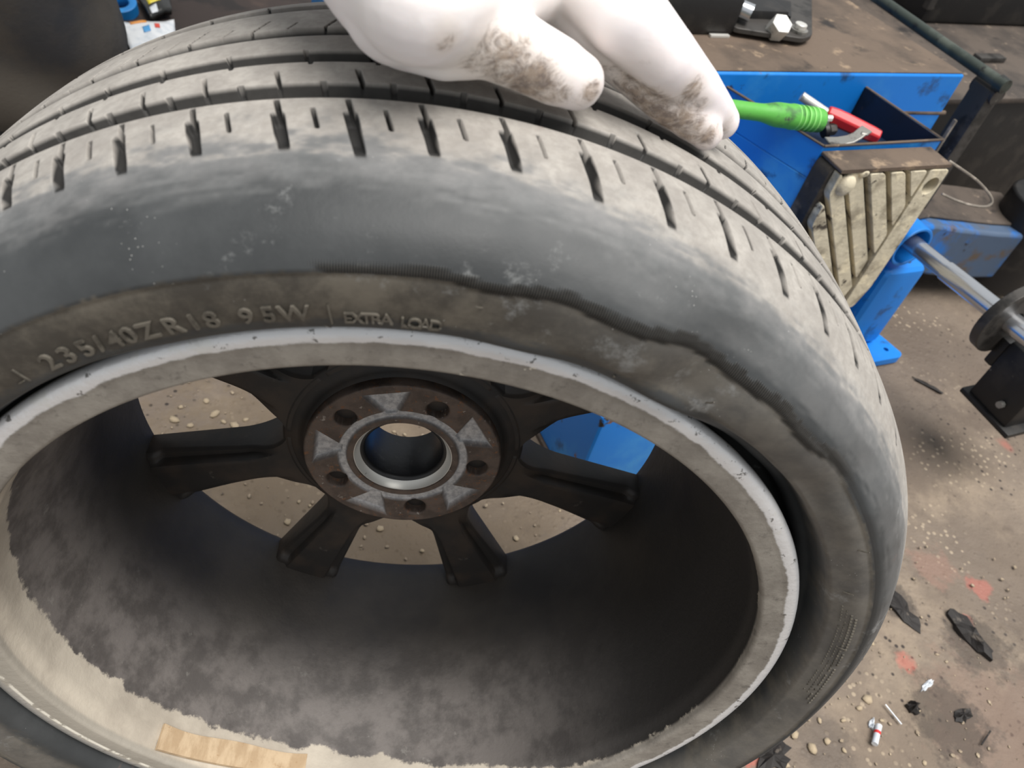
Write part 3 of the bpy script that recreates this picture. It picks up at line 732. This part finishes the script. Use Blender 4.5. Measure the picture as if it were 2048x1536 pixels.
# clamp block on the cabinet's top: black jaw housing, grey plate, bolts
cb = B().box((.560, .875, .399), (.775, 1.16, .452), .008).make('jaw_housing', MAT_BLACK, mach)
B().box((.700, .900, .399), (.880, 1.12, .425), .006).make('jaw_block', MAT_BLACK, mach)
B().prism(roundpoly([(.770, .872), (.868, .846), (.892, .856), (.990, .985), (1.02, 1.08), (.80, 1.08)], .008), [], 2, .406, .413).make('jaw_plate', MAT_DARKSTEEL, mach, bevel=.001)
B().prism(roundpoly([(.885, .90), (.925, .955), (.880, .965)], .006), [], 2, .413, .4165).make('jaw_wedge', MAT_BLACK, mach)
b = B(); b.tube([(.834, .868, .410), (.8315, .856, .428)], .0150, 6); b.make('hex_bolt', MAT_BRIGHT, mach, bevel=.001)
b = B(); b.tube([(.772, .905, .430), (.797, .882, .428)], [.0115, .0115], 20); b.make('chrome_sleeve', MAT_CHROME, mach)
b = B(); b.tube([(.874, .866, .413), (.874, .866, .417)], .0125, 24); b.make('washer', MAT_STEEL, mach)
b = B(); b.tube([(.874, .866, .417), (.874, .866, .424)], .0085, 20); b.make('round_bolt', MAT_BRIGHT, mach, bevel=.001)
B().box((.733, .868, .400), (.764, .874, .404), .001).make('bright_chip', MAT_BRIGHT, mach)

# black cabinet standing beyond the post, its top dirty
dk = empty('dark_cabinet', Matrix.Rotation(YAW, 4, 'Z')); tag(dk, 'low black steel cabinet with a dirty top to the right of the round bar', 'cabinet')
B().box((1.235, .885, 0.0), (2.10, 1.60, .292), .004).make('body', MAT_BLACK, dk)
B().box((1.225, .875, .292), (2.11, 1.61, .302), .003).make('top_plate', MAT_GRIMEDARK, dk)
B().box((1.47, 1.00, .302), (1.54, 1.02, .312), .002).make('lip', MAT_DARKSTEEL, dk)
bx = empty('black_tool_case', Matrix.Rotation(YAW, 4, 'Z')); tag(bx, 'black case standing on the low dark cabinet in the top right corner', 'case')
B().box((1.46, 1.155, .303), (1.98, 1.50, .46), .012).make('shell', MAT_BLACK, bx)
B().box((1.452, 1.150, .330), (1.47, 1.165, .46), .004).make('corner_strip', MAT_DARKSTEEL, bx)

# ------------------------------------------------------------------ tools in the tray
def mpt(x, y, z): return Vector((x*math.cos(YAW)-y*math.sin(YAW), x*math.sin(YAW)+y*math.cos(YAW), z))
RY = Matrix.Rotation(YAW, 4, 'Z')
tool = empty('green_handled_tool', RY); tag(tool, 'green ribbed grip handle lying across the tray beside the gloved fingertips', 'hand tool')
ga, gb = mach_pt(1425, 212, .398), mach_pt(1640, 241, .389)
pts = [ga.lerp(gb, t) for t in np.linspace(0, 1, 30)]
rad = [.0102+.0042*float(sm(np.array(t), .42, .6)) + (.0009*math.sin(t*150) if .72 < t < .93 else 0) for t in np.linspace(0, 1, 30)]
B().tube(pts, rad, 20).make('grip', MAT_GREEN, tool, bevel=.001)
dg = (gb-ga).normalized()
for k in range(5):
    c = ga.lerp(gb, .74+.045*k); B().tube([c, c+dg*.0022], .0151, 20).make('grip_ring', pm('pale_green_rubber', (132, 206, 108), (), .5) if k == 0 else bpy.data.materials['pale_green_rubber'], tool)
B().tube([gb, gb+dg*.010], .0055, 12).make('drive_end', MAT_STEEL, tool)
B().tube([gb+dg*.002+Vector((.002, -.004, .006)), gb+dg*.008+Vector((.002, -.005, .007))], .0040, 10).make('bright_pin', MAT_BRIGHT, tool)
sd = empty('red_screwdriver', RY); tag(sd, 'red handled screwdriver with a bright shaft lying in the tool tray', 'screwdriver')
ra, rb = mach_pt(1653, 226, .374), mach_pt(1757, 275, .366); dr = (rb-ra).normalized()
rr_ = [.0108, .0122, .0124, .0120, .0116, .0112, .0104]
B().tube([ra.lerp(rb, t) for t in np.linspace(0, 1, 7)], rr_, 6).make('handle', MAT_RED, sd, bevel=.002)
B().tube([mach_pt(1603, 192, .384), ra], .0058, 12).make('shaft', MAT_BRIGHT, sd)
sk = empty('black_socket', RY); tag(sk, 'small dark socket beside the end of the green grip', 'socket')
B().tube([mach_pt(1645, 262, .360), mach_pt(1655, 260, .362)], .0100, 16).make('body', MAT_BLACK, sk, bevel=.001)
B().tube([mach_pt(1655, 260, .362), mach_pt(1668, 258, .363)], .0080, 6).make('nose', MAT_DARKSTEEL, sk, bevel=.001)
cl = empty('grey_bracket', RY); tag(cl, 'bent grey metal bracket propped in the front of the tool tray', 'bracket')
cp = [mach_pt(*q) for q in ((1655, 284, .372), (1680, 283, .374), (1700, 279, .377), (1714, 272, .381), (1724, 264, .385), (1734, 258, .387))]
beam('strap', cp, [.020, .018, .016, .014, .014, .016], .003, MAT_STEEL, cl)
beam('prong', [mach_pt(1722, 265, .385), mach_pt(1731, 268, .385), mach_pt(1736, 264, .385)], .007, .003, MAT_STEEL, cl)
for i, (x, y, z, r, lb) in enumerate(((.800, .690, .352, .008, 'dark nut in the shadow under the green grip'), (.846, .668, .347, .007, 'dark nut in the front corner of the tool tray'), (.902, .660, .350, .007, 'dark nut under the red screwdriver handle'))):
    o = B().tube([mpt(x, y, z-.007), mpt(x, y, z)], r, 6).make('hex_nut', MAT_DARKSTEEL, None, bevel=.0008); tag(o, lb, 'nut', 'loose nuts in the tool tray')

# ------------------------------------------------------------------ litter at the top left, on a dark sheet
MAT_DARKSHEET = pm('dark_brown_sheet', (44, 35, 32), [((60, 48, 42), 9, .48, .66), ((28, 23, 22), 16, .5, .66)], .85, bump=(80, .4, .002))
o = B().box((-1.9, 1.12, -.004), (-.46, 2.6, .010), .003).make('dark_sheet', MAT_DARKSHEET); tag(o, 'dark brown sheet on the floor behind the tyre', 'mat')  # flat dark brown sheet covering the floor here
rc = at_height(243, 17, .02)
tp = empty('tape_roll', Matrix.Translation(rc)); tag(tp, 'small bright blue tape roll on the dark sheet', 'tape roll')
MAT_TAPE = pm('blue_tape', (24, 120, 190), [((44, 146, 214), 20, .5, .66)], .45)
lathe('tape', [(.028, -.009), (.030, -.008), (.030, .012), (.028, .013), (.017, .013), (.016, .012), (.016, -.008), (.017, -.009)], MAT_TAPE, tp, 48)
tp.rotation_euler = (math.radians(12), 0, 0)
def packet(name, corners, h, mat, label, cat, extra=()):
    pc = [at_height(px, py, h) for px, py in corners]; c = sum(pc, Vector())/len(pc)
    root = empty(name, Matrix.Translation((c.x, c.y, 0))); tag(root, label, cat)
    nU, nV = 14, 10; V = np.zeros((nV, nU, 3))
    for j in range(nV):
        for i in range(nU):
            u, v = i/(nU-1), j/(nV-1)
            p = pc[0]*(1-u)*(1-v)+pc[1]*u*(1-v)+pc[2]*u*v+pc[3]*(1-u)*v
            bul = .010*math.sin(math.pi*u)*math.sin(math.pi*v)+.004*float(vnoise(np.array(u*5), np.array(v*5), 9)-.5)
            V[j, i] = (p.x-c.x, p.y-c.y, h+bul)
    o = grid_mesh('film', V, False, None, mat, root)
    md = o.modifiers.new('thick', 'SOLIDIFY'); md.thickness = .012; md.offset = -1
    def at(u, v):
        i, j = min(int(u*(nU-1)), nU-2), min(int(v*(nV-1)), nV-2); fu, fv = u*(nU-1)-i, v*(nV-1)-j
        return (V[j, i]*(1-fu)+V[j, i+1]*fu)*(1-fv)+(V[j+1, i]*(1-fu)+V[j+1, i+1]*fu)*fv
    for nm, (u0, u1, v0, v1), m in extra:
        W = np.array([[at(u0+(u1-u0)*a/5, v0+(v1-v0)*bb/4)+np.array([0, 0, .0012]) for a in range(6)] for bb in range(5)])
        q = grid_mesh(nm, W, False, None, m, root); q.modifiers.new('thick', 'SOLIDIFY').thickness = .0008
    return root
MAT_WHITEFILM = pm('white_packet_film', (222, 224, 226), [((196, 202, 208), 24, .5, .66)], .3, bump=(40, .4, .002))
MAT_ORANGE = pm('orange_print', (232, 150, 44), (), .35); MAT_BLUEPRINT = pm('blue_print', (70, 150, 206), (), .35); MAT_REDPRINT = pm('red_print', (206, 70, 52), (), .35)
MAT_DARKFILM = pm('black_packet_film', (34, 34, 32), [((120, 120, 112), 30, .60, .68)], .3, bump=(40, .5, .002)); MAT_YELLOW = pm('yellow_print', (214, 196, 40), [((70, 66, 30), 40, .52, .6)], .35)
packet('wet_wipe_packet', [(262, 100), (352, 72), (348, 40), (238, 44)], .030, MAT_WHITEFILM, 'crumpled white packet with an orange corner on the dark sheet', 'packet',
       (('orange_print', (.18, .48, .84, 1.0), MAT_ORANGE), ('blue_print', (.36, .50, .34, .58), MAT_BLUEPRINT), ('red_print', (.60, .70, .42, .60), MAT_REDPRINT)))
packet('snack_wrapper', [(300, 32), (344, 18), (338, -20), (272, -14)], .030, MAT_DARKFILM, 'black and yellow wrapper lying beyond the blue tape roll', 'wrapper',
       (('yellow_print', (.15, .62, .34, .80), MAT_YELLOW), ('silver_edge', (.12, .40, .04, .26), MAT_WHITEFILM)))

# ------------------------------------------------------------------ floor debris
MAT_PEBBLE = pm('pale_pebble', (176, 158, 132), [((206, 190, 162), 30, .5, .65)], .85, bump=(150, .5))
MAT_SCRAP = pm('black_scrap', (34, 30, 28), [((90, 82, 74), 50, .6, .7)], .7, bump=(90, .6))
def pebble_mesh(seed):
    r = np.random.default_rng(seed); bm = bmesh.new(); bmesh.ops.create_icosphere(bm, subdivisions=1, radius=1)
    for v in bm.verts: v.co *= .75+.5*r.random(); v.co.z *= .55
    me = bpy.data.meshes.new('pebble'); bm.to_mesh(me); bm.free(); me.materials.append(MAT_PEBBLE); autosm = me.polygons.foreach_set('use_smooth', [True]*len(me.polygons)); return me
PM = [pebble_mesh(k) for k in range(6)]
spots = [(1590, 1468, 9), (1625, 1497, 11), (1655, 1482, 8), (1720, 1415, 7), (1735, 1398, 9), (1545, 1490, 6), (1570, 1528, 8), (1850, 1525, 5), (1560, 1455, 5), (1688, 1440, 5), (1765, 1440, 4), (1840, 1420, 4), (1745, 1285, 5), (1640, 1440, 5), (1605, 1440, 5), (1690, 1500, 5),
         (348, 838, 9), (362, 812, 6), (380, 850, 7), (402, 868, 8), (430, 826, 10), (447, 842, 6), (470, 850, 8), (368, 880, 9), (412, 800, 6), (492, 838, 6),
         (575, 1043, 9), (598, 1002, 5), (620, 1010, 4), (470, 1040, 4), (1032, 1075, 6), (1100, 1090, 6), (760, 1056, 8), (1120, 1020, 4), (845, 1100, 5), (810, 868, 5), (788, 862, 4)]
for i, (px, py, s) in enumerate(spots):
    p = at_height(px, py, 0); o = bpy.data.objects.new('pebble', PM[i % 6]); COL.objects.link(o)
    d = (p-Vector((0, 0, HC))).length; k = s/F_PX*d*1.0
    o.scale = (k*random.uniform(.9, 1.4), k*random.uniform(.7, 1.0), k*.8); o.rotation_euler = (0, 0, random.uniform(0, 6.28)); o.location = (p.x, p.y, k*.22-.002)
    if i < 16: tag(o, 'pale pebble on the dirty floor at the lower right', 'pebble', 'pale pebbles at the lower right')
    else:
        w = 'upper left' if i < 26 else ('lower left' if i < 30 else ('lower right' if i in (30, 31, 33) else ('bottom' if i < 35 else 'hub bore')))
        nm = 'through the round hub bore' if w == 'hub bore' else 'through the %s opening of the rim' % w
        tag(o, 'pale pebble on the floor seen '+nm, 'pebble', 'pale pebbles '+nm)
def grit():
    b = B(); r = np.random.default_rng(5)
    for k in range(1000):
        u = r.random()
        if u < .6: x, y = r.uniform(.28, .80), .25+.50*r.random()**2.6
        else: x, y = r.uniform(-.5, .2), r.uniform(.40, .80)
        if x*math.cos(math.radians(34))+y*math.sin(math.radians(34)) > .40 and y*math.cos(math.radians(34))-x*math.sin(math.radians(34)) > .33: continue
        s = .0008+.0020*r.random()**3
        bmesh.ops.create_icosphere(b.bm, subdivisions=0 if False else 1, radius=s, matrix=Matrix.Translation((x, y, s*.2-.001))@Matrix.Rotation(r.uniform(0, 6), 4, 'Z')@Matrix.Diagonal((1.3, .9, .6, 1)))
    o = b.make('grit', pm('grit_stone', (142, 127, 108), [((176, 160, 136), 300, .52, .6), ((92, 82, 72), 260, .55, .62)], .85)); o['kind'] = 'stuff'; o['label'] = 'fine pale grit scattered over the floor'; o['category'] = 'grit'
grit()
def flake(name, px, py, w, l, ang, mat, label, cat, hgt=.004, group=None):
    p = at_height(px, py, 0); n = 18; rr = []; V = [(0, 0, hgt*1.3)]; F = []
    jag = [random.uniform(.55, 1.1) for _ in range(n)]
    for ring_, (f, hh) in enumerate(((.5, 1.2), (1, .8), (1.0, 0))):
        for k in range(n):
            a = 2*math.pi*k/n; V.append((math.cos(a)*l*jag[k]*f, math.sin(a)*w*jag[k]*f, hgt*hh*(random.uniform(.3, 1.3) if hh else 0)))
    for k in range(n):
        F.append((0, 1+k, 1+(k+1) % n))
        for q in (0, 1): F.append((1+q*n+k, 1+(q+1)*n+k, 1+(q+1)*n+(k+1) % n, 1+q*n+(k+1) % n))
    o = mesh_obj(name, V, F, mat); o.location = (p.x, p.y, -.002); o.rotation_euler = (0, 0, ang); tag(o, label, cat, group)
    return o
flake('rubber_scrap', 1805, 1222, .016, .034, -.9, MAT_SCRAP, 'dark flat scrap beside the right edge of the tyre', 'scrap')
flake('rubber_scrap', 1938, 1272, .016, .036, -.9, MAT_SCRAP, 'larger dark crumpled scrap on the floor at the right edge', 'scrap', .008)
flake('rubber_scrap', 1826, 1415, .008, .009, 0, MAT_SCRAP, 'small round black lump on the floor below the two scraps', 'scrap', .008)
flake('rubber_scrap', 1925, 1430, .008, .014, .6, MAT_SCRAP, 'small dark flake near the right edge of the floor', 'scrap')
flake('rubber_scrap', 1545, 1512, .016, .024, .6, MAT_SCRAP, 'dark crumbly scrap in front of the tyre at the bottom', 'scrap')
flake('rubber_scrap', 1565, 1462, .006, .008, .6, MAT_SCRAP, 'black crumb next to the largest pale pebble', 'scrap')
b_ = flake('paper_chip', 1855, 1370, .0035, .014, .85, MAT_WHITEFILM, 'narrow white paper chip on the floor right of the tyre', 'chip', .003)
b_ = flake('paper_chip', 1745, 1448, .004, .008, 1.3, MAT_WHITEFILM, 'short white chip above the red banded stub', 'chip', .003)
flake('metal_strip', 1862, 772, .0045, .030, -.35, MAT_SCRAP, 'thin dark strip on the floor under the chrome rod', 'strip', .002)
p = at_height(1750, 1472, 0); cg = empty('cigarette_stub', Matrix.Translation((p.x, p.y, .004))@Matrix.Rotation(1.25, 4, 'Z')); tag(cg, 'small white stub with a red band on the floor', 'stub')
B().tube([(-.012, 0, 0), (.012, 0, 0)], .0034, 12).make('paper', MAT_WHITEFILM, cg)
B().tube([(.0005, 0, 0), (.0040, 0, 0)], .0036, 12).make('band', pm('red_band', (206, 50, 46), (), .5), cg)
p = at_height(1785, 1430, 0); o = B().tube([(-.012, 0, .002), (.012, .001, .003)], .0009, 6).make('straw_sliver', MAT_WHITEFILM); o.location = (p.x, p.y, 0); o.rotation_euler = (0, 0, 2.3); tag(o, 'thin pale sliver lying left of the round black lump', 'sliver')
p = at_height(1970, 1478, 0); o = B().tube([(-.012, 0, .002), (.012, .001, .003)], .0009, 6).make('wire_sliver', MAT_SCRAP); o.location = (p.x, p.y, 0); o.rotation_euler = (0, 0, .9); tag(o, 'thin dark wire sliver near the lower right corner', 'sliver')

# ------------------------------------------------------------------ the worker: gloved hand on the tyre, dark trousers behind it
def cyl(r, th, z):
    a = math.radians(th); return WM@Vector((r*math.cos(a), r*math.sin(a), z))
def on_tread(px, py, r):
    """where a sight line first meets radius r about the wheel axis"""
    d = np.array([(px-1024)/F_PX, -(py-768)/F_PX, -1.0]); A_ = d-NC*(d@NC); B_ = -CC+NC*(CC@NC)
    a, bq, c = A_@A_, 2*A_@B_, B_@B_-r*r; t = (-bq-math.sqrt(max(bq*bq-4*a*c, 0)))/(2*a); P = M@(d*t); return Vector((P[0], P[1], P[2]+HC))
def capsules(name, chains, voxel, mat, parent=None, smooth_it=6):
    """rounded limbs (point, radius) fused into one skin by a voxel remesh"""
    b = B()
    for ch in chains:
        for (p, r), (q, s) in zip(ch, ch[1:]):
            p, q = Vector(p), Vector(q); L = (q-p).length
            b.tube([p.lerp(q, t) for t in (0, .5, 1)], [r, (r+s)/2, s], 20)
        for p, r in ch: bmesh.ops.create_uvsphere(b.bm, u_segments=20, v_segments=12, radius=r, matrix=Matrix.Translation(Vector(p)))
    bmesh.ops.recalc_face_normals(b.bm, faces=b.bm.faces)
    me = bpy.data.meshes.new(name); b.bm.to_mesh(me); b.bm.free()
    o = obj_from(name, me, mat, parent, True)
    md = o.modifiers.new('remesh', 'REMESH'); md.mode = 'VOXEL'; md.voxel_size = voxel; md.use_smooth_shade = True
    md = o.modifiers.new('smooth', 'SMOOTH'); md.factor = .5; md.iterations = smooth_it
    dg_ = bpy.context.evaluated_depsgraph_get(); me2 = bpy.data.meshes.new_from_object(o.evaluated_get(dg_))
    o.modifiers.clear(); o.data = me2; me2.polygons.foreach_set('use_smooth', [True]*len(me2.polygons))
    if not me2.materials: me2.materials.append(mat)
    return o
wrist = cyl(.385, 92, -.155); elbow = Vector((-.24, .60, .90)); shoulder = Vector((-.44, .84, 1.06))
hip = Vector((-.84, 1.26, .80)); chest = Vector((-.64, 1.06, 1.00)); neck = Vector((-.53, .94, 1.12)); head = Vector((-.45, .86, 1.24))
th_ = [(on_tread(838, -4, .360), .0235), (on_tread(905, 28, .352), .0200), (on_tread(975, 70, .346), .0162), (on_tread(1055, 112, .3405), .0142), (on_tread(1112, 142, .3375), .0136), (on_tread(1152, 162, .3355), .0118)]
ix_ = [(on_tread(1105, -50, .356), .0195), (on_tread(1190, 54, .3475), .0156), (on_tread(1270, 128, .3410), .0134), (on_tread(1334, 190, .3360), .0122), (on_tread(1385, 236, .3320), .0104), (on_tread(1412, 266, .3295), .0080)]
md_ = [(on_tread(1165, -65, .366), .0205), (on_tread(1252, 34, .360), .0170), (on_tread(1326, 112, .352), .0142), (on_tread(1388, 178, .343), .0120), (on_tread(1430, 228, .3350), .0100), (on_tread(1442, 242, .3335), .0090)]
rg_ = [(on_tread(1150, -110, .360), .020), (on_tread(1230, -10, .352), .0160), (cyl(.338, 68, -.140), .0135), (cyl(.328, 64, -.165), .0115), (cyl(.318, 62, -.180), .0095)]
pk_ = [(on_tread(1090, -150, .358), .019), (cyl(.345, 77, -.150), .0140), (cyl(.334, 74, -.172), .0115), (cyl(.322, 72, -.188), .0090)]
palm = []
for c in (ix_, md_, rg_, pk_): palm.append([(wrist, .027), (c[0][0].lerp(wrist, .35), .026), c[0]])
palm.append([(wrist, .027), (on_tread(800, -60, .362), .030), th_[0]])
palm.append([ix_[0], md_[0], rg_[0], pk_[0]]); palm.append([th_[0], (th_[0][0].lerp(ix_[0][0], .5), .021), ix_[0]])
palm.append([(on_tread(800, 12, .352), .022), (on_tread(820, 40, .346), .019), (on_tread(890, 70, .343), .017), th_[2]])
body = capsules('person', [
    [(head, .095), (neck+Vector((.02, -.02, .02)), .055), (chest, .12), (hip+Vector((0, 0, .08)), .13)],
    [(neck, .06), (shoulder, .06), (elbow, .042), (wrist.lerp(elbow, .12), .028)],
    [(neck, .06), (Vector((-.74, 1.06, 1.08)), .06), (Vector((-.90, .98, .88)), .042), (Vector((-.84, .90, .70)), .032)],
    [(hip, .11), (Vector((-.745, .96, .42)), .065), (Vector((-.80, 1.06, .09)), .045)],
    [(hip, .11), (Vector((-1.06, 1.30, .45)), .065), (Vector((-1.12, 1.42, .09)), .045)]], .012, MAT_SKIN)
tag(body, 'person in dark trousers pressing a white gloved hand on the tyre', 'person')
hd = capsules('glove', palm+[th_, ix_, md_, rg_, pk_, [(wrist, .027), (wrist.lerp(elbow, .30), .036)]], .0017, MAT_GLOVE, body, 4)
hd['label'] = 'white rubber glove smeared with black grime'
def stains(o):
    n = len(o.data.vertices); co = np.zeros(n*3, np.float32); o.data.vertices.foreach_get('co', co); co = co.reshape(-1, 3)
    st = np.zeros(n)
    cc = (co-np.array([0, 0, HC]))@M; dep = -cc[:, 2]; PX = 1024+F_PX*cc[:, 0]/dep; PY = 768-F_PX*cc[:, 1]/dep
    for (px, py, rad, s) in ((985, 110, .012, .75), (1020, 140, .014, .9), (1060, 168, .012, 1), (965, 130, .010, .8), (1090, 185, .010, .9), (1110, 195, .009, .8), (1188, 185, .006, .9), (1170, 200, .006, .7), (1225, 150, .010, .6), (1260, 172, .010, .85), (1290, 200, .011, 1), (1310, 222, .010, 1), (1350, 248, .011, 1), (1345, 225, .010, .9),
                             (1385, 268, .009, 1), (1410, 280, .007, .9), (1385, 190, .007, .9), (1400, 215, .006, .8), (1195, 120, .010, .45), (1455, 258, .006, .7), (1440, 268, .006, .7), (893, 92, .005, .8), (897, 60, .004, .5), (1280, 150, .012, .5)):
        q = (PX-px)**2+(PY-py)**2; k = np.where(q < max(64, q.min()*1.5))[0]; p = co[k[np.argmin(dep[k])]]
        d = np.linalg.norm(co-p, axis=1); st = np.maximum(st, s*np.clip(1.2-d/(rad*1.5), 0, .85))
    at = o.data.attributes.new('stain', 'FLOAT', 'POINT'); at.data.foreach_set('value', st.astype(np.float32))
stains(hd)
tr = capsules('trousers', [
    [(hip+Vector((0, 0, .06)), .15), (hip, .14), (Vector((-.750, .965, .43)), .115), (Vector((-.770, 1.00, .30)), .118), (Vector((-.79, 1.03, .13)), .115), (Vector((-.80, 1.04, .08)), .100)],
    [(hip, .14), (Vector((-1.06, 1.30, .45)), .105), (Vector((-1.12, 1.42, .10)), .09)]], .010, MAT_CLOTH, body, 3)
def wrinkle(o, amp):
    me = o.data; n = len(me.vertices); co = np.zeros(n*3, np.float32); no = np.zeros(n*3, np.float32); me.vertices.foreach_get('co', co); me.vertices.foreach_get('normal', no)
    co = co.reshape(-1, 3); no = no.reshape(-1, 3); ph = co[:, 0]*9+co[:, 1]*6+co[:, 2]*14
    f = np.sin(ph*2.2+4*vnoise(co[:, 0]*8, co[:, 2]*8, 2))*.6+vnoise(co[:, 0]*20+co[:, 1]*9, co[:, 2]*16, 8)-.5
    me.vertices.foreach_set('co', (co+no*(f*amp)[:, None]).ravel()); me.update()
wrinkle(tr, .009)
jk = capsules('jacket', [
    [(neck, .075), (chest, .155), (hip+Vector((0, 0, .10)), .165)],
    [(neck, .08), (shoulder, .085), (elbow, .060), (wrist.lerp(elbow, .38), .047)],
    [(neck, .08), (Vector((-.74, 1.06, 1.08)), .085), (Vector((-.90, .98, .88)), .06), (Vector((-.85, .91, .72)), .05)]], .012, MAT_JACKET, body, 3)
wrinkle(jk, .006)
for a, nm in ((Vector((-.80, 1.01, 0)), 0), (Vector((-1.12, 1.38, 0)), 1)):
    s_ = capsules('shoe', [[(a+Vector((0, .06, .045)), .042), (a+Vector((.02, -.06, .042)), .042), (a+Vector((.05, -.16, .040)), .034)]], .008, MAT_SHOE, body, 3)
hr = capsules('hair', [[(head+Vector((0, .02, .03)), .092), (head+Vector((-.02, .04, .0)), .088)]], .010, MAT_SHOE, body, 3)
for sgn in (-1, 1):                                   # simple face details, out of frame
    b = B(); bmesh.ops.create_uvsphere(b.bm, u_segments=12, v_segments=8, radius=.010, matrix=Matrix.Translation(head+Vector((.030*sgn+.035, -.085, .0)))); b.make('eye', MAT_BRIGHT, body)
